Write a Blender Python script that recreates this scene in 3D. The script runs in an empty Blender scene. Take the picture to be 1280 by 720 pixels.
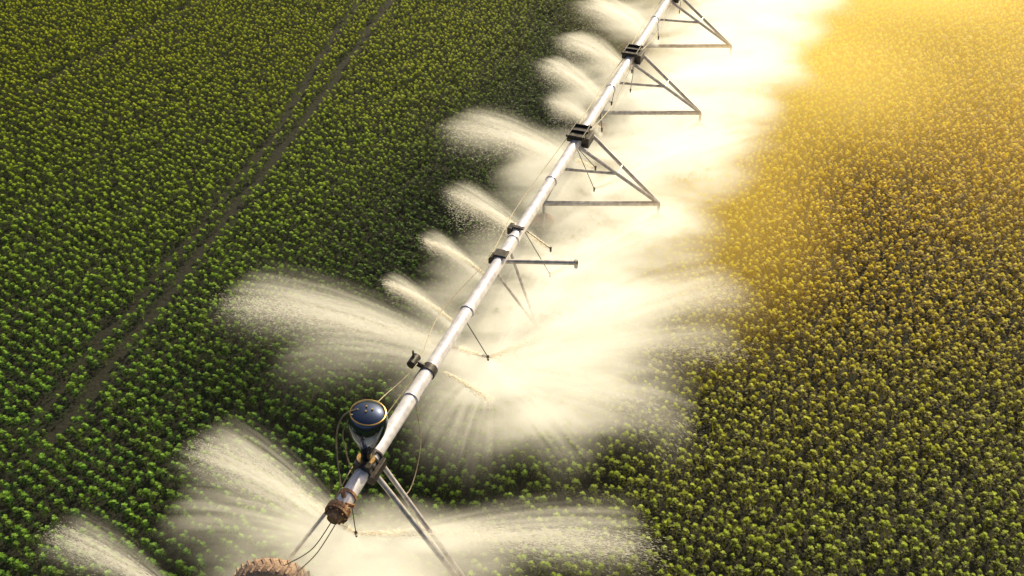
import bpy, bmesh, math, random
import numpy as np
from mathutils import Vector, Matrix
rng = np.random.default_rng(7)
random.seed(7)
S = bpy.context.scene
S.view_settings.view_transform = 'Standard'
S.view_settings.look = 'None'
S.view_settings.exposure = 0

# ------------------------------------------------------------ helpers
def link(o, parent=None):
    S.collection.objects.link(o)
    if parent: o.parent = parent
    return o

def nodes(name):
    m = bpy.data.materials.new(name); m.use_nodes = True
    nt = m.node_tree; nt.nodes.clear()
    return m, nt, nt.nodes, nt.links

def mathf(nt):
    def math_(op, a, b=None, c=None, clamp=False):
        n = nt.nodes.new('ShaderNodeMath'); n.operation = op; n.use_clamp = clamp
        for i, v in enumerate((a, b, c)):
            if v is None: continue
            if isinstance(v, (int, float)): n.inputs[i].default_value = v
            else: nt.links.new(v, n.inputs[i])
        return n.outputs[0]
    return math_

def metal_mat(name, col, col2, metallic, rough, scale=6, bump=0.1):
    m, nt, N, L = nodes(name)
    out = N.new('ShaderNodeOutputMaterial'); b = N.new('ShaderNodeBsdfPrincipled')
    tc = N.new('ShaderNodeTexCoord'); no = N.new('ShaderNodeTexNoise')
    no.inputs['Scale'].default_value = scale; no.inputs['Detail'].default_value = 6
    L.new(tc.outputs['Object'], no.inputs['Vector'])
    r = N.new('ShaderNodeValToRGB')
    r.color_ramp.elements[0].position = .35; r.color_ramp.elements[1].position = .65
    r.color_ramp.elements[0].color = (*col2, 1); r.color_ramp.elements[1].color = (*col, 1)
    L.new(no.outputs['Fac'], r.inputs['Fac']); L.new(r.outputs['Color'], b.inputs['Base Color'])
    b.inputs['Metallic'].default_value = metallic; b.inputs['Roughness'].default_value = rough
    bp = N.new('ShaderNodeBump'); bp.inputs['Strength'].default_value = bump; bp.inputs['Distance'].default_value = .02
    L.new(no.outputs['Fac'], bp.inputs['Height']); L.new(bp.outputs['Normal'], b.inputs['Normal'])
    L.new(b.outputs['BSDF'], out.inputs['Surface'])
    return m

M_STEEL = metal_mat('galvanised_steel', (.90,.87,.91), (.62,.59,.64), .15, .32, 5)
M_FRAME = metal_mat('frame_steel', (.64,.60,.58), (.38,.34,.32), .3, .42, 8)
M_RUST = metal_mat('rusty_flange', (.58,.34,.17), (.20,.09,.05), .3, .7, 25, .4)
M_BLACK = metal_mat('black_gloss_paint', (.10,.13,.20), (.06,.08,.13), .85, .07, 2, .015)
M_DARK = metal_mat('dark_box_steel', (.08,.07,.06), (.025,.02,.02), .4, .5, 12)
M_HOSE = metal_mat('hose_rubber', (.50,.42,.26), (.28,.21,.11), 0, .5, 9)
M_TYRE = metal_mat('muddy_tyre', (.48,.33,.24), (.34,.22,.15), 0, .9, 22, .9)
M_BRASS = metal_mat('brass_band', (.55,.38,.14), (.35,.22,.08), .8, .3, 8)

def tube(bm, p1, p2, r, seg=10, r2=None):
    p1 = Vector(p1); p2 = Vector(p2); d = p2-p1
    q = d.to_track_quat('Z', 'Y').to_matrix().to_4x4()
    bmesh.ops.create_cone(bm, cap_ends=True, segments=seg, radius1=r, radius2=r if r2 is None else r2,
        depth=d.length, matrix=Matrix.Translation((p1+p2)/2) @ q)

def path(bm, pts, r, seg=6):
    for a, b in zip(pts[:-1], pts[1:]): tube(bm, a, b, r, seg)

def boxx(bm, c, s, rot=None):
    m = Matrix.Translation(c)
    if rot is not None: m = m @ rot
    bmesh.ops.create_cube(bm, size=1, matrix=m @ Matrix.Diagonal((*s, 1)))

def fin(bm, name, mat, parent=None, smooth=True, bevel=0):
    me = bpy.data.meshes.new(name)
    bm.to_mesh(me); bm.free()
    me.materials.append(mat)
    if smooth:
        me.shade_smooth()
        try: me.set_sharp_from_angle(angle=math.radians(40))
        except Exception: pass
    o = bpy.data.objects.new(name, me); link(o, parent)
    if bevel:
        b = o.modifiers.new('Bevel', 'BEVEL'); b.width = bevel; b.segments = 2
    return o

def lathe(prof, seg=40, mat4=None):
    bm = bmesh.new(); rings = []
    for r, z in prof:
        rings.append([bm.verts.new((r*math.cos(2*math.pi*i/seg), r*math.sin(2*math.pi*i/seg), z)) for i in range(seg)])
    for a, b in zip(rings[:-1], rings[1:]):
        for i in range(seg): bm.faces.new((a[i], a[(i+1)%seg], b[(i+1)%seg], b[i]))
    bm.faces.new(rings[0][::-1]); bm.faces.new(rings[-1])
    if mat4 is not None: bmesh.ops.transform(bm, matrix=mat4, verts=bm.verts)
    return bm

# ------------------------------------------------------------ world, sun
SUN_EL = math.radians(31)
sx, sy = 0.52, 0.85               # horizontal direction towards the sun
w = bpy.data.worlds.new('World'); S.world = w; w.use_nodes = True
wn = w.node_tree; bg = wn.nodes['Background']
sky = wn.nodes.new('ShaderNodeTexSky'); sky.sky_type = 'NISHITA'; sky.sun_disc = False
sky.sun_elevation = SUN_EL; sky.sun_rotation = math.atan2(sx, sy)
sky.dust_density = 7
wn.links.new(sky.outputs[0], bg.inputs[0]); bg.inputs[1].default_value = 0.10
sl = bpy.data.lights.new('sun', 'SUN'); sl.energy = 5; sl.angle = math.radians(.5); sl.color = (1, .87, .56)
so = link(bpy.data.objects.new('sun', sl))
n = math.hypot(sx, sy)
sd = Vector((sx/n*math.cos(SUN_EL), sy/n*math.cos(SUN_EL), math.sin(SUN_EL)))
so.rotation_euler = sd.to_track_quat('Z', 'Y').to_euler(); so.location = (20, 40, 40)

# ------------------------------------------------------------ camera
cd = bpy.data.cameras.new('camera'); cd.lens = 34; cd.sensor_width = 36; cd.clip_end = 5000
co = link(bpy.data.objects.new('camera', cd)); co.location = (0, 0, 18)
co.rotation_euler = (math.radians(90-37.4), 0, 0); S.camera = co

# ------------------------------------------------------------ pipe line frame
E = Vector((-3.38, 12.49, 3.0)); D = Vector((.345, .939, 0)).normalized(); R = Vector((D.y, -D.x, 0))
def P(s, t=0, dz=0): return E + D*s + R*t + Vector((0, 0, dz))
def s_of_y(y): return (y-E.y)/D.y

# ------------------------------------------------------------ crop: golden sun glare painted into the colour by place; wetness varies too
def crop_fields(nt):
    N, L = nt.nodes, nt.links
    g = N.new('ShaderNodeNewGeometry'); sp = N.new('ShaderNodeSeparateXYZ'); L.new(g.outputs['Position'], sp.inputs[0])
    mt = mathf(nt)
    t = mt('ADD', mt('MULTIPLY', sp.outputs['X'], R.x), mt('MULTIPLY', sp.outputs['Y'], R.y))
    t = mt('SUBTRACT', t, E.x*R.x+E.y*R.y)
    no = N.new('ShaderNodeTexNoise'); no.inputs['Scale'].default_value = .14; no.inputs['Detail'].default_value = 2
    L.new(g.outputs['Position'], no.inputs['Vector'])
    j = mt('MULTIPLY', mt('SUBTRACT', no.outputs['Fac'], .5), 6)
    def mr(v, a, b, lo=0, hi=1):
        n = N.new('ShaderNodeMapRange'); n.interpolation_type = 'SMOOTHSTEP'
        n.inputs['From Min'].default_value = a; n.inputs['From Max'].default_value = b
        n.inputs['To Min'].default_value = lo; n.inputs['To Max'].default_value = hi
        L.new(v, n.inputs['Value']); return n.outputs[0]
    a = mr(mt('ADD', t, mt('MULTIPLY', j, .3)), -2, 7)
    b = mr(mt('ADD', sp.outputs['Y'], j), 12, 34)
    sun_gold = mt('MULTIPLY', a, mt('ADD', mt('MULTIPLY', b, .80), .20), clamp=True)  # backlight glare as gold tint, stronger to the right and far end
    tj = mt('ADD', t, mt('MULTIPLY', j, .6))
    wet = mt('MULTIPLY', mr(tj, -9.5, -4.5), mr(tj, 0.5, 3.5, 1, 0))
    wet = mt('MULTIPLY', wet, mr(mt('ADD', sp.outputs['Y'], j), 15, 24))
    yg = mt('MULTIPLY', mr(mt('ADD', sp.outputs['Y'], j), 15, 42), mr(tj, -3, -8))
    return sun_gold, wet, yg, mt

def mixc(nt, fac, c1, c2, blend='MIX'):
    n = nt.nodes.new('ShaderNodeMix'); n.data_type = 'RGBA'; n.blend_type = blend
    for sock, v in ((n.inputs[0], fac), (n.inputs[6], c1), (n.inputs[7], c2)):
        if isinstance(v, tuple): sock.default_value = (*v, 1)
        elif isinstance(v, (int, float)): sock.default_value = v
        else: nt.links.new(v, sock)
    return n.outputs[2]

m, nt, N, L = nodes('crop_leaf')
sun_gold, wet, yg, mt = crop_fields(nt)
ar = N.new('ShaderNodeAttribute'); ar.attribute_name = 'rnd'
at = N.new('ShaderNodeAttribute'); at.attribute_name = 'tone'
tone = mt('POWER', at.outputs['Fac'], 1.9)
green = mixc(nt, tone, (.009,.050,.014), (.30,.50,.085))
ygreen = mixc(nt, tone, (.040,.070,.007), (.54,.60,.045))
green = mixc(nt, yg, green, ygreen)
green = mixc(nt, mt('MULTIPLY', ar.outputs['Fac'], .28), green, (.24,.29,.03))
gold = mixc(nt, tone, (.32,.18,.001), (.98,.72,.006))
col = mixc(nt, sun_gold, green, gold)
col = mixc(nt, mt('MULTIPLY', wet, .8), col, (.22,.29,.24), 'MULTIPLY')
df = N.new('ShaderNodeBsdfPrincipled'); df.inputs['Roughness'].default_value = .5
df.inputs['Specular IOR Level'].default_value = .2
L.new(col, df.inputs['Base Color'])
tr = N.new('ShaderNodeBsdfTranslucent')
hs = N.new('ShaderNodeHueSaturation'); hs.inputs['Value'].default_value = 2.0; hs.inputs['Saturation'].default_value = 1.05
L.new(col, hs.inputs['Color'])
cl = mixc(nt, 1.0, hs.outputs[0], (.97,.97,.97), 'DARKEN'); L.new(cl, tr.inputs['Color'])
mx = N.new('ShaderNodeMixShader'); mx.inputs[0].default_value = .48
L.new(df.outputs[0], mx.inputs[1]); L.new(tr.outputs[0], mx.inputs[2])
out = N.new('ShaderNodeOutputMaterial'); L.new(mx.outputs[0], out.inputs['Surface'])
M_LEAF = m

# ------------------------------------------------------------ soil ground
m, nt, N, L = nodes('field_soil')
sun_gold, wet, yg, mt = crop_fields(nt)
g = N.new('ShaderNodeNewGeometry')
n2 = N.new('ShaderNodeTexNoise'); n2.inputs['Scale'].default_value = 6; n2.inputs['Detail'].default_value = 6
L.new(g.outputs['Position'], n2.inputs['Vector'])
soil = mixc(nt, n2.outputs['Fac'], (.008,.010,.005), (.020,.019,.010))
vl = N.new('ShaderNodeVectorMath'); vl.operation = 'LENGTH'
L.new(g.outputs['Position'], vl.inputs[0])
far = N.new('ShaderNodeMapRange'); far.inputs['From Min'].default_value = 70; far.inputs['From Max'].default_value = 90
L.new(vl.outputs['Value'], far.inputs['Value'])
cr = mixc(nt, sun_gold, (.07,.12,.014), (.42,.30,.015))
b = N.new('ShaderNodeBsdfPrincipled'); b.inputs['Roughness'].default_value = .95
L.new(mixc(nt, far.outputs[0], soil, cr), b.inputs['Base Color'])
bp = N.new('ShaderNodeBump'); bp.inputs['Strength'].default_value = .8; bp.inputs['Distance'].default_value = .06
L.new(n2.outputs['Fac'], bp.inputs['Height']); L.new(bp.outputs[0], b.inputs['Normal'])
out = N.new('ShaderNodeOutputMaterial'); L.new(b.outputs[0], out.inputs['Surface'])
bm = bmesh.new(); bmesh.ops.create_grid(bm, x_segments=8, y_segments=8, size=2000)
fin(bm, 'field_ground', m, smooth=False)

# ------------------------------------------------------------ crop plants
def plant_arrays(i):
    r = random.Random(100+i)
    V, F, T = [], [], []
    nl = 24
    for k in range(nl):
        u = (k+.5)/nl
        el = math.radians(-5 + 91*u**.8 + r.uniform(-8, 8)); az = k*2.39996 + r.uniform(-.4, .4)
        rad = r.uniform(.06, .10)
        c = Vector((math.cos(az)*math.cos(el)*rad, math.sin(az)*math.cos(el)*rad, .19+.20*math.sin(el)+r.uniform(-.025,.025)))
        outd = Vector((math.cos(az), math.sin(az), r.uniform(-.35, .65))).normalized()
        side = outd.cross(Vector((0, 0, 1))).normalized()
        up = side.cross(outd)
        ln = r.uniform(.055, .085); wd = ln*r.uniform(.32, .44); f = r.uniform(.1,.35)*wd
        b0 = len(V)
        V += [c-outd*ln*.5, c+side*wd-outd*ln*.1+up*f, c+side*wd*.7+outd*ln*.25+up*f*.7, c+outd*ln*.55-up*ln*.15,
              c-side*wd*.7+outd*ln*.25+up*f*.7, c-side*wd-outd*ln*.1+up*f, c+outd*ln*.1]
        F += [(b0, b0+1, b0+6), (b0+1, b0+2, b0+6), (b0+2, b0+3, b0+6), (b0+3, b0+4, b0+6), (b0+4, b0+5, b0+6), (b0+5, b0, b0+6)]
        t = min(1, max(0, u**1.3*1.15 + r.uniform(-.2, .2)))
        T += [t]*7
    for k in range(3):
        a = k*2.1; b0 = len(V)
        V += [Vector((.008,0,0)), Vector((-.008,0,0)), Vector((math.cos(a)*.06, math.sin(a)*.06, .3))]; F.append((b0, b0+1, b0+2)); T += [.2]*3
    return np.array([tuple(v) for v in V]), np.array(F), np.array(T)
PL = [plant_arrays(i) for i in range(10)]
def build_plants(name, pts):
    Vs, Fs, Ts, Rs = [], [], [], []; off = 0
    for (x, y) in pts:
        V, F, T = PL[rng.integers(0, 10)]
        s = float(np.clip(rng.normal(1.01, .14), .6, 1.35)); a = rng.random()*6.283; ca, sa = math.cos(a), math.sin(a)
        W = np.empty_like(V); W[:, 0] = (V[:, 0]*ca-V[:, 1]*sa)*s; W[:, 1] = (V[:, 0]*sa+V[:, 1]*ca)*s; W[:, 2] = V[:, 2]*s
        W[:, 0] += W[:, 2]*rng.normal(0, .10) + x; W[:, 1] += W[:, 2]*rng.normal(0, .10) + y
        Vs.append(W); Fs.append(F+off); Ts.append(T); Rs.append(np.full(len(V), rng.random())); off += len(V)
    V = np.concatenate(Vs); F = np.concatenate(Fs); T = np.concatenate(Ts); Rr = np.concatenate(Rs)
    me = bpy.data.meshes.new(name)
    me.vertices.add(len(V)); me.vertices.foreach_set('co', V.astype('f').ravel())
    me.loops.add(F.size); me.loops.foreach_set('vertex_index', F.astype('i').ravel())
    me.polygons.add(len(F)); me.polygons.foreach_set('loop_start', np.arange(0, F.size, 3, dtype='i'))
    me.update(calc_edges=True)
    a = me.attributes.new('tone', 'FLOAT', 'POINT'); a.data.foreach_set('value', T.astype('f'))
    a = me.attributes.new('rnd', 'FLOAT', 'POINT'); a.data.foreach_set('value', Rr.astype('f'))
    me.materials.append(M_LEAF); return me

ang = math.radians(-33); rd = np.array([math.cos(ang), math.sin(ang)]); rn = np.array([-rd[1], rd[0]])
ROW, INR, NT = .325, .19, 8
TA, TB = INR*NT, ROW*NT
def tile_points():
    ia, ib = np.meshgrid(np.arange(NT), np.arange(NT)); ia = ia.ravel(); ib = ib.ravel()
    pa = (ia-NT/2+.25)*INR + (ib % 2)*INR*.5 + rng.normal(0, .028, ia.size); pb = (ib-NT/2+.5)*ROW + rng.normal(0, .016, ia.size)
    keep = rng.random(ia.size) > .02
    return np.column_stack([pa, pb])[keep]
pc = bpy.data.collections.new('crop_patch_variants')
for i in range(14):
    o = bpy.data.objects.new('crop_patch_%d' % i, build_plants('crop_patch', tile_points())); pc.objects.link(o)

TRK = [([(-11.6,17),(-10.6,21.6),(-9.3,28.1),(-7.9,35.3),(-6.0,46.6),(0,86)], .22),
       ([(-12.3,18),(-10.7,24.8),(-9.0,32.9),(-8.05,43.5),(-4,70)], .16),
       ([(-20,37),(-17.5,42.7),(-15.6,46.6),(-8,75)], .17)]
def track_dist(xy):
    d = np.full(len(xy), 9.)
    for pts, wd in TRK:
        pts = np.array(pts); xs = np.interp(xy[:, 1], pts[:, 1], pts[:, 0]) + .06*np.sin(xy[:, 1]*1.7)
        inside = (xy[:, 1] > pts[0, 1]) & (xy[:, 1] < pts[-1, 1])
        d = np.minimum(d, np.where(inside, np.abs(xy[:, 0]-xs)-wd, 9.))
    return d
ti, tj = np.meshgrid(np.arange(-64, 64), np.arange(-42, 42))
loc = np.column_stack([ti.ravel()*TA, tj.ravel()*TB])
wxy = np.array([0, 40.]) + loc[:, :1]*rd + loc[:, 1:]*rn
k = (np.abs(wxy[:, 0]) < 43) & (wxy[:, 1] > 4) & (wxy[:, 1] < 80)
wxy = wxy[k]; near = track_dist(wxy) < 1.7
ends = np.array([track_dist(wxy + o_) < 1.7 for o_ in (np.array([0, 1.6]), np.array([0, -1.6]))]).any(0)
near |= ends
tiles = wxy[~near]; n = len(tiles); print('tiles', n, 'near', near.sum())
ex = []
for c in wxy[near]:
    p = tile_points(); q_ = c + p[:, :1]*rd + p[:, 1:]*rn
    ex.append(q_[track_dist(q_) > rng.normal(0, .03, len(q_))])
ex = np.concatenate(ex)
me = bpy.data.meshes.new('crop_field')
me.vertices.add(n)
me.vertices.foreach_set('co', np.column_stack([tiles, np.zeros(n)]).astype('f').ravel())
a = me.attributes.new('idx', 'INT', 'POINT'); a.data.foreach_set('value', rng.integers(0, 14, n).astype('i'))
rot = np.column_stack([np.zeros(n), np.zeros(n), ang + rng.integers(0, 2, n)*math.pi]).astype('f')
a = me.attributes.new('rot', 'FLOAT_VECTOR', 'POINT'); a.data.foreach_set('vector', rot.ravel())
crop = link(bpy.data.objects.new('crop_field', me))
ng = bpy.data.node_groups.new('crop_instancer', 'GeometryNodeTree')
ng.interface.new_socket('Geometry', in_out='INPUT', socket_type='NodeSocketGeometry')
ng.interface.new_socket('Geometry', in_out='OUTPUT', socket_type='NodeSocketGeometry')
gi = ng.nodes.new('NodeGroupInput'); go = ng.nodes.new('NodeGroupOutput')
ip = ng.nodes.new('GeometryNodeInstanceOnPoints'); ci = ng.nodes.new('GeometryNodeCollectionInfo')
ci.inputs['Collection'].default_value = pc; ci.inputs['Separate Children'].default_value = True; ci.inputs['Reset Children'].default_value = True
def na(nm, ty):
    x = ng.nodes.new('GeometryNodeInputNamedAttribute'); x.data_type = ty; x.inputs[0].default_value = nm
    return [o for o in x.outputs if o.enabled][0]
e2r = ng.nodes.new('FunctionNodeEulerToRotation')
ng.links.new(gi.outputs[0], ip.inputs['Points']); ng.links.new(ci.outputs[0], ip.inputs['Instance'])
ip.inputs['Pick Instance'].default_value = True
ng.links.new(na('idx', 'INT'), ip.inputs['Instance Index'])
ng.links.new(na('rot', 'FLOAT_VECTOR'), e2r.inputs[0]); ng.links.new(e2r.outputs[0], ip.inputs['Rotation'])
ng.links.new(ip.outputs[0], go.inputs[0])
crop.modifiers.new('instances', 'NODES').node_group = ng
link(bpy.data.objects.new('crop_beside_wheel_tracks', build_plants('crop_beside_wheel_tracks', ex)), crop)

# ------------------------------------------------------------ irrigation machine
root = link(bpy.data.objects.new('center_pivot_irrigator', None))
LEN = 85
bm = bmesh.new(); tube(bm, P(0), P(LEN), .16, 32)
fin(bm, 'main_pipe', M_STEEL, root)
bm = bmesh.new()
tower_y = [13.6, 21.0, 27.5, 33.8, 39.9, 46.0, 52.2, 58.4, 64.6, 70.8, 77, 83.2]
for s in np.arange(3.3, LEN, 3.3):
    tube(bm, P(s-.03), P(s+.03), .185, 24); tube(bm, P(s+.04), P(s+.08), .18, 24)
fin(bm, 'pipe_flanges', M_STEEL, root)
bm = bmesh.new()
tube(bm, P(-.02), P(-.10), .25, 24); tube(bm, P(-.11), P(-.17), .25, 24); tube(bm, P(-.17), P(-.32), .17, 20, .12)
for i in range(10):
    a_ = i*math.pi/5; o_ = R*math.cos(a_)*.21+Vector((0, 0, math.sin(a_)*.21)); tube(bm, P(.03)+o_, P(-.23)+o_, .022, 6)
tube(bm, P(.3), P(.36), .19, 24); tube(bm, P(.18,0,.1), P(.18,0,.32), .05, 10); tube(bm, P(.05,.1,.1), P(.05,.3,.12), .04, 8)
fin(bm, 'end_flange', M_RUST, root)

def wheel(c, r, wd, name='wheel', lug=18):
    bm = lathe([(r*.3,-wd*.35),(r*.62,-wd*.4),(r*.66,-wd*.5),(r*.93,-wd*.5),(r,-wd*.3),(r*1.01,0),(r,wd*.3),(r*.93,wd*.5),(r*.66,wd*.5),(r*.62,wd*.4),(r*.3,wd*.35)], 36,
               Matrix.Rotation(math.pi/2, 4, 'X'))
    for i in range(lug):
        a_ = 2*math.pi*i/lug
        rm = Matrix.Rotation(a_, 4, 'Y')
        for sgn in (-1, 1):
            m4 = rm @ Matrix.Translation((r*1.0, sgn*wd*.23, 0)) @ Matrix.Rotation(sgn*.5, 4, 'X')
            bmesh.ops.create_cube(bm, size=1, matrix=m4 @ Matrix.Diagonal((r*.04, wd*.5, r*.06, 1)))
    bmesh.ops.translate(bm, vec=c, verts=bm.verts)
    return fin(bm, name, M_TYRE, root)

q = Matrix.Rotation(math.atan2(D.y, D.x), 4, 'Z')
def tower(y):
    s = s_of_y(y); A = P(s); BZ = 1.25
    fl = Vector((A.x-1.1, y-1.1, BZ)); fr = Vector((A.x+2.6, y-1.12, BZ))
    bm = bmesh.new()
    bars = [(fl, fr, .085), (P(s+.75, .08, -.08), fr, .06), (P(s-.35, .08, -.08), fr, .06),
            (P(s+.55, -.08, -.08), fl, .045), (P(s-.45, -.08, -.08), fl, .045)]
    ml = A.lerp(fl, .47); mr = P(s-.35).lerp(fr, .5)
    bars += [(ml, mr, .05), (mr, P(s+.75).lerp(fr, .5), .035)]
    for p, q_, r in bars: tube(bm, p, q_, r, 8)
    for f in (fl, fr): tube(bm, f, f+Vector((0, 0, -.87)), .05, 8)
    fin(bm, 'tower_frame', M_FRAME, root)
    wheel(fl + Vector((0, .14, -.87)), .38, .18); wheel(fr + Vector((0, .14, -.87)), .38, .18)
    bm = bmesh.new()
    boxx(bm, P(s+.1, .26, -.02), (.62, .26, .34), q); boxx(bm, P(s-.15, -.22, .12), (.34, .16, .22), q)
    boxx(bm, P(s, 0, .2), (.9, .5, .05), q)
    for t in (-.24, .24):
        boxx(bm, P(s, t, .3), (.95, .035, .035), q)
    for d_ in (-.4, 0, .4): boxx(bm, P(s+d_, 0, .26), (.05, .62, .08), q)
    fin(bm, 'control_box', M_DARK, root, smooth=False, bevel=.008)
for y in tower_y[2:]: tower(y)

s = s_of_y(20.9); A = P(s)
bm = bmesh.new()
tube(bm, A+Vector((0,0,-.08)), A+Vector((2.05,-.02,-.12)), .065, 10)
tube(bm, A+Vector((2.0,-.02,-.02)), A+Vector((2.0,-.02,-.28)), .05, 8)
tube(bm, P(s+.55,.05,-.1), A+Vector((1.0,.3,-2.6)), .04, 8); tube(bm, P(s-.5,.05,-.1), A+Vector((1.0,.3,-2.6)), .04, 8)
fin(bm, 'side_arm', M_FRAME, root)
bm = bmesh.new()
boxx(bm, P(s,.0,.17), (.3,.36,.07), q); boxx(bm, P(s-.05,-.24,0), (.25,.12,.22), q)
boxx(bm, P(s+1.3,-.2,.1), (.3,.12,.2), q); boxx(bm, P(s+1.3,0,.18), (.12,.36,.05), q)
fin(bm, 'joint_box', M_DARK, root, smooth=False, bevel=.008)

fr = Vector((-.93, 12.35, .5)); fl = Vector((-4.95, 12.6, .75)); s0 = s_of_y(13.6)
bm = bmesh.new()
for dn, r in ((-.02, .06), (.28, .055)):
    tube(bm, P(s0+dn, .12, -.1), fr+Vector((0, dn*.6, 0)), r, 12)
    tube(bm, P(s0+dn, -.12, -.1), fl+Vector((0, dn*.3, 0)), r*.45, 10)
tube(bm, fl+Vector((0,-.1,-.3)), fr, .06, 10)
fin(bm, 'near_tower_legs', M_FRAME, root)
bm = bmesh.new()
for d_ in (-.22, -.05, .12, .3): tube(bm, P(s0+d_-.03), P(s0+d_+.03), .2, 20)
boxx(bm, P(s0, .2, -.08), (.6, .16, .2), q); boxx(bm, P(s0, -.05, .19), (.5, .3, .08), q)
boxx(bm, P(s0-.2, .1, .2), (.15, .2, .14), q)
fin(bm, 'tower_head_bracket', M_DARK, root, bevel=.01)
wheel(Vector((-4.95, 12.15, .84)), .84, .38, 'wheel', 30)
wheel(fr+Vector((0,-.4,.2)), .68, .32, 'wheel', 22)

# bulb shaped tank standing on the pipe
tb = P(s0+.0, -.02, .18)
TM = Matrix.Translation(tb) @ Matrix.Rotation(math.radians(7), 4, 'Y')
bm = lathe([(.10,0),(.11,.12),(.13,.25),(.19,.42),(.28,.62),(.355,.84),(.39,1.02),(.40,1.15),(.385,1.26),(.34,1.34),(.26,1.39),(.14,1.42),(.05,1.43)], 48, TM)
fin(bm, 'pressure_tank', M_BLACK, root)
bm = lathe([(.345,1.338),(.36,1.335),(.36,1.355),(.340,1.36)], 48, TM)
bm.faces.ensure_lookup_table()
bmesh.ops.delete(bm, geom=[f for f in bm.faces if len(f.verts) > 4], context='FACES_ONLY')
for i in range(3):
    a_ = i*2.1; tube(bm, TM@Vector((.08*math.cos(a_),.08*math.sin(a_),1.38)), TM@Vector((.08*math.cos(a_),.08*math.sin(a_),1.46)), .02, 8)
tube(bm, TM@Vector((0,0,-.06)), TM@Vector((0,0,.05)), .19, 20)
fin(bm, 'tank_bands', M_BRASS, root)

def curve_pts(pts, n=10):
    out = []
    pts = [Vector(p) for p in pts]; pts = [pts[0]]+pts+[pts[-1]]
    for i in range(1, len(pts)-2):
        p0, p1, p2, p3 = pts[i-1:i+3]
        for j in range(n):
            t = j/n
            out.append(.5*((2*p1)+(p2-p0)*t+(2*p0-5*p1+4*p2-p3)*t*t+(3*p1-p0-3*p2+p3)*t**3))
    out.append(pts[-1]); return out
bm = bmesh.new()
path(bm, curve_pts([TM@Vector((-.2,0,1.42)), TM@Vector((-.5,-.05,1.2)), TM@Vector((-.6,-.1,.5)), P(s0-.7,-.25,-.05), P(s0-1.1,-.1,.1)]), .018)
path(bm, curve_pts([TM@Vector((-.3,-.1,1.36)), TM@Vector((-.46,-.15,.9)), TM@Vector((-.4,-.1,.3)), P(s0-.3,-.2,0)]), .014)
path(bm, curve_pts([TM@Vector((.1,.2,1.35)), P(s0+1.6,-.42,.35), P(4.2,-.25,.2), P(6.2,-.55,.1), P(8.7,-.25,.15), P(11.5,-.5,-.05), P(15.8,-.25,.2)]), .012)
path(bm, curve_pts([P(3.2,.16,-.05), P(2.6,.5,-.7), P(1.6,.6,-1.1), P(1.4,.2,-.2)]), .012)
path(bm, curve_pts([P(0,-.2,0), P(2,-.36,-.1), P(4.2,-.2,0)]), .012)
path(bm, curve_pts([P(-.1,-.1,-.2), Vector((-4.0,12.2,2.1)), Vector((-4.6,12.1,1.7))]), .012)
path(bm, curve_pts([P(-.1,.0,-.2), Vector((-3.9,12.2,2.0)), Vector((-4.35,12.1,1.5))]), .012)
for k_ in range(2, 11):
    a_, b_ = s_of_y(tower_y[k_]), s_of_y(tower_y[k_+1])
    path(bm, curve_pts([P(a_,-.2,.05), P((a_*2+b_)/3,-.38,-.15), P((a_+2*b_)/3,-.38,-.15), P(b_,-.2,.05)]), .015)
    path(bm, curve_pts([P(a_,.15,.05), P((a_+b_)/2,.25,-.3), P(b_,.15,.05)]), .015)
fin(bm, 'hoses_and_cables', M_HOSE, root)
bm = bmesh.new()
tube(bm, P(4.15), P(4.35), .19, 24); tube(bm, P(4.25,-.1,.1), P(4.25,-.34,.18), .07, 12); tube(bm, P(4.1,-.36,.2), P(4.4,-.36,.2), .11, 16)
tube(bm, P(4.25,-.36,.2), P(4.25,-.36,.5), .025, 8)
fin(bm, 'valve', M_DARK, root)

# ------------------------------------------------------------ water: mist volumes
GLOW = .62   # emission added to the mist, standing in for repeated scattering
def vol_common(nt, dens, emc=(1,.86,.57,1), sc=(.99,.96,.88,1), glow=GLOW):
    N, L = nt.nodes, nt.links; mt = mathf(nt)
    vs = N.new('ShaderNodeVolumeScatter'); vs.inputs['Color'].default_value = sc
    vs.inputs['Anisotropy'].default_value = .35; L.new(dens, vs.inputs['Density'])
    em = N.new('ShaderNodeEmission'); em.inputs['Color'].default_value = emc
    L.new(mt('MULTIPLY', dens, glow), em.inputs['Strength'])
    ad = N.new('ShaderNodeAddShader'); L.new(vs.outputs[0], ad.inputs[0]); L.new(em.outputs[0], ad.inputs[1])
    out = N.new('ShaderNodeOutputMaterial'); L.new(ad.outputs[0], out.inputs['Volume'])

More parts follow.
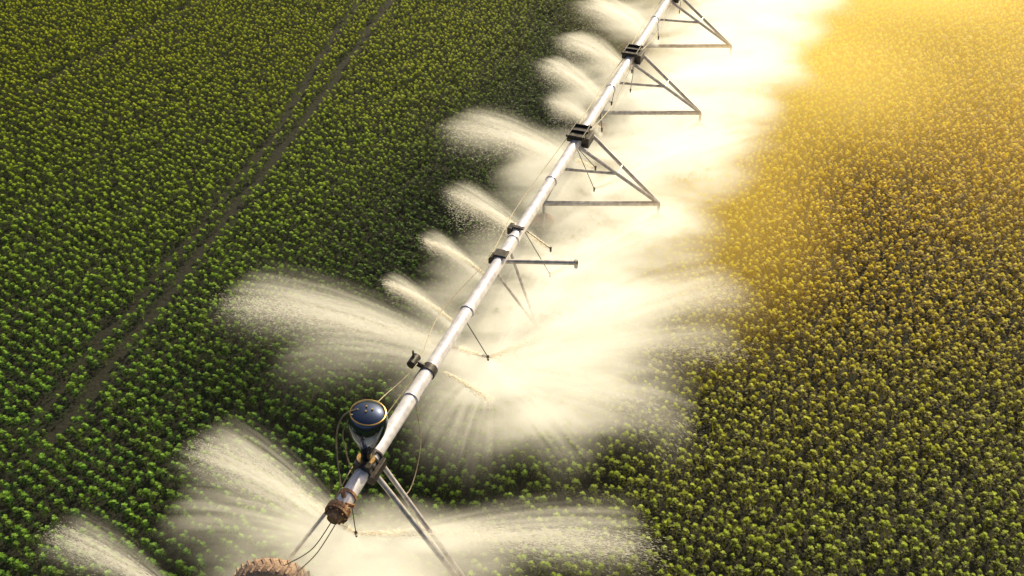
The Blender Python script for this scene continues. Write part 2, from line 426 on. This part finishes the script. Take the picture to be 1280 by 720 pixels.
def jet_material():
    m, nt, N, L = nodes('spray_jet_mist'); mt = mathf(nt)
    tc = N.new('ShaderNodeTexCoord'); sp = N.new('ShaderNodeSeparateXYZ'); L.new(tc.outputs['Object'], sp.inputs[0])
    oi = N.new('ShaderNodeObjectInfo')
    x, y, z = sp.outputs
    u = mt('MULTIPLY_ADD', x, .5, .5, clamp=True)
    wdt = mt('MULTIPLY_ADD', mt('POWER', u, .8), .42, .05)
    lat = mt('DIVIDE', y, wdt)
    zc = mt('MULTIPLY_ADD', mt('MULTIPLY', u, mt('SUBTRACT', 1, u)), 2.0, .1)
    dz = mt('SUBTRACT', z, zc)
    ab = mt('DIVIDE', mt('MAXIMUM', dz, 0), .10)
    be = mt('DIVIDE', mt('MAXIMUM', mt('MULTIPLY', dz, -1), 0), mt('MULTIPLY_ADD', u, .48, .08))
    e = mt('ADD', mt('MULTIPLY', lat, lat), mt('ADD', mt('MULTIPLY', ab, ab), be))
    dv = mt('EXPONENT', mt('MULTIPLY', e, -1))
    u4 = mt('POWER', u, 3)
    lg = mt('MULTIPLY', mt('SUBTRACT', 1, u4, clamp=True), mt('DIVIDE', .3, mt('ADD', wdt, .05)))
    ed = mt('MULTIPLY', mt('SUBTRACT', 1, mt('POWER', mt('ABSOLUTE', y), 4), clamp=True), mt('SUBTRACT', 1, mt('POWER', mt('ABSOLUTE', z), 8), clamp=True))
    cb = N.new('ShaderNodeCombineXYZ'); L.new(mt('MULTIPLY', u, 1.0), cb.inputs[0]); L.new(mt('MULTIPLY', lat, 3.2), cb.inputs[1])
    L.new(mt('MULTIPLY_ADD', oi.outputs['Random'], 40, mt('MULTIPLY', dz, 3)), cb.inputs[2])
    no = N.new('ShaderNodeTexNoise'); no.inputs['Scale'].default_value = 1.8; no.inputs['Detail'].default_value = 3; no.inputs['Roughness'].default_value = .6
    L.new(cb.outputs[0], no.inputs['Vector'])
    st = N.new('ShaderNodeMapRange'); st.inputs['From Min'].default_value = .40; st.inputs['From Max'].default_value = .64
    st.inputs['To Min'].default_value = .05; st.inputs['To Max'].default_value = 2.0; L.new(no.outputs['Fac'], st.inputs['Value'])
    d = mt('MULTIPLY', mt('MULTIPLY', dv, lg), mt('MULTIPLY', ed, st.outputs[0]))
    oc = N.new('ShaderNodeSeparateColor'); L.new(oi.outputs['Color'], oc.inputs[0])
    vol_common(nt, mt('MULTIPLY', d, mt('MULTIPLY', oc.outputs[0], 10)))
    return m

def cloud_material(name, noise=True, **kw):
    m, nt, N, L = nodes(name); mt = mathf(nt)
    tc = N.new('ShaderNodeTexCoord'); ln = N.new('ShaderNodeVectorMath'); ln.operation = 'LENGTH'; L.new(tc.outputs['Object'], ln.inputs[0])
    r2 = mt('MULTIPLY', ln.outputs['Value'], ln.outputs['Value'])
    fo = mt('POWER', mt('SUBTRACT', 1, r2, clamp=True), 2.0)
    if noise:
        g = N.new('ShaderNodeNewGeometry')
        mp = N.new('ShaderNodeMapping'); mp.inputs['Scale'].default_value = (.38, 1.0, 1.2); mp.inputs['Rotation'].default_value = (0, 0, -.55)
        L.new(g.outputs['Position'], mp.inputs['Vector'])
        no = N.new('ShaderNodeTexNoise'); no.inputs['Scale'].default_value = 1.2; no.inputs['Detail'].default_value = 3; no.inputs['Roughness'].default_value = .6
        no.inputs['Distortion'].default_value = .4
        L.new(mp.outputs[0], no.inputs['Vector'])
        st = N.new('ShaderNodeMapRange'); st.inputs['From Min'].default_value = .36; st.inputs['From Max'].default_value = .66
        st.inputs['To Min'].default_value = .08; st.inputs['To Max'].default_value = 1.9; L.new(no.outputs['Fac'], st.inputs['Value'])
        fo = mt('MULTIPLY', fo, st.outputs[0])
    oi = N.new('ShaderNodeObjectInfo'); oc = N.new('ShaderNodeSeparateColor'); L.new(oi.outputs['Color'], oc.inputs[0])
    vol_common(nt, mt('MULTIPLY', fo, mt('MULTIPLY', oc.outputs[0], 10)), **kw)
    return m
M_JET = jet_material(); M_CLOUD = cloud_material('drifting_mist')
M_HAZE = cloud_material('golden_glare_haze', noise=False, emc=(1,.54,.035,1), sc=(.98,.66,.16,1), glow=.52)  # amber emission stands in for the sun's golden wash
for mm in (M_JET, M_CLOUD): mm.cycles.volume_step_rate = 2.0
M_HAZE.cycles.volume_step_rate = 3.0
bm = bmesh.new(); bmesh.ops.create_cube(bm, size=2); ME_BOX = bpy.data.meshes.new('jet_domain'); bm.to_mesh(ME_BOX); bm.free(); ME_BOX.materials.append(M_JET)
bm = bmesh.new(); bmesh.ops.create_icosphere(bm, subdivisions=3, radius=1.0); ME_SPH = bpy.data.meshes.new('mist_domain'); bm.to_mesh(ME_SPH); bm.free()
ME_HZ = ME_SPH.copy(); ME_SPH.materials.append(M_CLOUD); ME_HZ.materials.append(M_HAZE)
spray_root = link(bpy.data.objects.new('water_spray', None))
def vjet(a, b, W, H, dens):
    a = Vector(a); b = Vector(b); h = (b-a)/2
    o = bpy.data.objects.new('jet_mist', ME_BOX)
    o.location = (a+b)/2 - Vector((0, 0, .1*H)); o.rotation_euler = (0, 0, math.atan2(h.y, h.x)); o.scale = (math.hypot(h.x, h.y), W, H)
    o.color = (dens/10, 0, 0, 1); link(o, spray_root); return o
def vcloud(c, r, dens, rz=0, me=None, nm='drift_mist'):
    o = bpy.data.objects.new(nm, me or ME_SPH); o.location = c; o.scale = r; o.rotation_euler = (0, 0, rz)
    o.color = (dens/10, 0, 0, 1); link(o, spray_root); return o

m, nt, N, L = nodes('water_droplets')
d1 = N.new('ShaderNodeBsdfDiffuse'); d1.inputs[0].default_value = (.98,.95,.88,1)
t1 = N.new('ShaderNodeBsdfTranslucent'); t1.inputs[0].default_value = (.98,.94,.86,1)
mx = N.new('ShaderNodeMixShader'); mx.inputs[0].default_value = .55
L.new(d1.outputs[0], mx.inputs[1]); L.new(t1.outputs[0], mx.inputs[2])
out = N.new('ShaderNodeOutputMaterial'); L.new(mx.outputs[0], out.inputs['Surface'])
M_WATER = m
PP, VV = [], []
def streaks(name, pos, vel, ln, wd):
    n = len(pos)
    v = vel/np.linalg.norm(vel, axis=1)[:, None]
    rr = rng.normal(size=(n, 3)); sd_ = np.cross(v, rr); sd_ /= np.linalg.norm(sd_, axis=1)[:, None]
    a = v*ln[:, None]*.5; b = sd_*wd[:, None]*.5
    co_ = np.stack([pos-a, pos-b, pos+a, pos+b], axis=1).reshape(-1, 3)
    me = bpy.data.meshes.new(name)
    me.vertices.add(4*n); me.vertices.foreach_set('co', co_.astype('f').ravel())
    me.loops.add(4*n); me.loops.foreach_set('vertex_index', np.arange(4*n, dtype='i'))
    me.polygons.add(n); me.polygons.foreach_set('loop_start', np.arange(0, 4*n, 4, dtype='i'))
    me.update(calc_edges=True); me.materials.append(M_WATER)
    return link(bpy.data.objects.new(name, me), spray_root)

def jet(a, b, n, rise=.3, w=.5, fall=.8):
    a = np.array(a, float); b = np.array(b, float)
    u = rng.random(n)**1.0
    d = b-a; h = np.array([-d[1], d[0], 0]); h /= np.linalg.norm(h)
    lat = rng.normal(0, 1, n)*(.02+w*.6*u)
    p = a + d*u[:, None]*(1+rng.normal(0, .05, n))[:, None] + h*lat[:, None]
    p[:, 2] += rise*4*u*(1-u)*(1+rng.normal(0, .12, n))
    f = rng.exponential(1, n)*fall*u*.6
    p[:, 2] -= f
    v = np.repeat(d[None], n, 0) + h*lat[:, None]; v[:, 2] += rise*4*(1-2*u) - f*3
    ok = (p[:, 2] > .15); PP.append(p[ok]); VV.append(v[ok])

drops = bmesh.new()
def nozzle(c, s):
    q_ = P(s); c = Vector(c)
    tube(drops, q_+Vector((0,0,-.1)), c, .012, 6); tube(drops, c+Vector((0,0,.05)), c-Vector((0,0,.1)), .035, 8, .025)

def full(a, b, W, H, dens, n, w, rise=.3, fall=.8):
    vjet(a, b, W, H, dens)
    if n: jet(a, b, n, rise, w, fall)

Sn = (-3.25, 12.9, 1.7); nozzle(Sn, .4)
full(Sn, (-7.5,16.0,1.1), 1.4, 1.0, 3.2, 11000, .38)
vjet(Sn, (-7.6,14.2,.7), 1.8, 1.0, 2.0)
full(Sn, (3.0,13.4,.7), 1.5, .9, 3.4, 11000, .4, .2, .5)
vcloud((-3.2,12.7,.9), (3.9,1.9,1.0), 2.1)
full((-6.6,11.6,1.2), (-10.0,13.5,1.1), 1.0, .8, 2.4, 5000, .3, .2, .5)
Sm = (-.6, 18.2, 1.9); nozzle(Sm, 6.4)
full(Sm, (-8.0,21.6,1.2), 1.8, 1.1, 2.7, 15000, .5)
vjet(Sm, (-6.2,19.4,.7), 2.0, 1.1, 1.5)
full(Sm, (6.6,22.4,1.0), 2.2, 1.2, 2.6, 13000, .7)
full(Sm, (4.6,17.0,.6), 2.6, 1.1, 1.6, 3000, 1.0)
full(Sm, (6.2,19.8,.8), 1.0, .9, 2.4, 4000, .3)
full(Sm, (2.4,24.2,1.0), 1.4, .9, 2.0, 0, .3)
vjet(Sm, (-1.5,15.0,.8), 2.4, 1.1, 1.2); vjet(Sm, (1.8,15.2,.7), 1.6, 1.0, 1.6)
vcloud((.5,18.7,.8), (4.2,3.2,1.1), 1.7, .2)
for a, b, n_ in [((-1.33,18.9,2.3),(-3.5,21.6,1.7),7000), ((-.65,21.0,2.3),(-2.6,23.7,1.7),7000)]:
    full(a, b, .5, .5, 5.5, n_, .06, .2, .25)
jet((-1.6,17.1,2.4), (-.5,16.75,1.9), 3000, .03, .06, .15)
big = [((1.1,22.5,2.2),(-2.0,26.6,1.6),.85,.6,4.5,12000,.11,.2),
       ((2.7,27.2,2.1),(-2.2,31.5,1.4),1.7,1.0,3.0,9000,.4,.3),
       ((3.1,29.8,2.1),(1.4,33.0,1.6),.9,.6,3.0,5000,.15,.2),
       ((3.6,31.8,2.1),(1.3,36.4,1.5),1.2,.7,3.4,8000,.2,.2),
       ((4.6,34.5,2.1),(2.2,38.8,1.5),1.4,.8,3.2,7000,.25,.2),
       ((6.0,37.7,2.1),(3.4,42.8,1.5),1.8,.9,3.2,6000,.35,.3),
       ((7.6,42.5,2.1),(5.0,48.0,1.5),2.2,1.0,3.2,5000,.4,.3),
       ((1.1,22.5,1.3),(5.8,26.4,.7),2.0,.8,2.8,8000,.6,.2),
       ((2.7,27.2,1.3),(9.2,32.2,.7),2.4,.9,3.0,9000,.6,.2),
       ((4.6,34.5,1.3),(12.3,37.6,.7),2.8,.9,2.8,8000,.7,.2),
       ((7.6,42.5,1.3),(16,45.5,.7),3.0,.9,2.4,6000,.8,.2)]
for a, b, W, H, dn, nn, ww, rs in big:
    nozzle(a, s_of_y(a[1])); full(a, b, W, H, dn, nn, ww, rs)
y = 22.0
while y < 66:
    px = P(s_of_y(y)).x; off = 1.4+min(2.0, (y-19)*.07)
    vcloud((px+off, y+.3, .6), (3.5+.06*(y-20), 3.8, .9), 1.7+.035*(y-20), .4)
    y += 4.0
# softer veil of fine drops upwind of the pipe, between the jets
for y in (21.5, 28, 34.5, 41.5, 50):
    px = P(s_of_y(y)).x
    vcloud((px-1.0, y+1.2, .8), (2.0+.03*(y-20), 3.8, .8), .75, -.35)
# self-glowing amber haze added right of the machine for the golden sun glare
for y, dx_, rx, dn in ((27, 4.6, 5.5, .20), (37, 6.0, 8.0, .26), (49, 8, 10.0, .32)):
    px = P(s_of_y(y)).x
    vcloud((px+dx_, y, .9), (rx, 10, 1.5), dn, -.3, ME_HZ, 'glare_haze')
vcloud((22, 44, 1.0), (21, 25, 2.2), .12, -.2, ME_HZ, 'glare_haze')
p = np.concatenate(PP); v = np.concatenate(VV); n = len(p)
streaks('droplets', p, v, rng.uniform(.03, .12, n), rng.uniform(.004, .010, n))
fin(drops, 'sprinkler_drops', M_DARK, root)
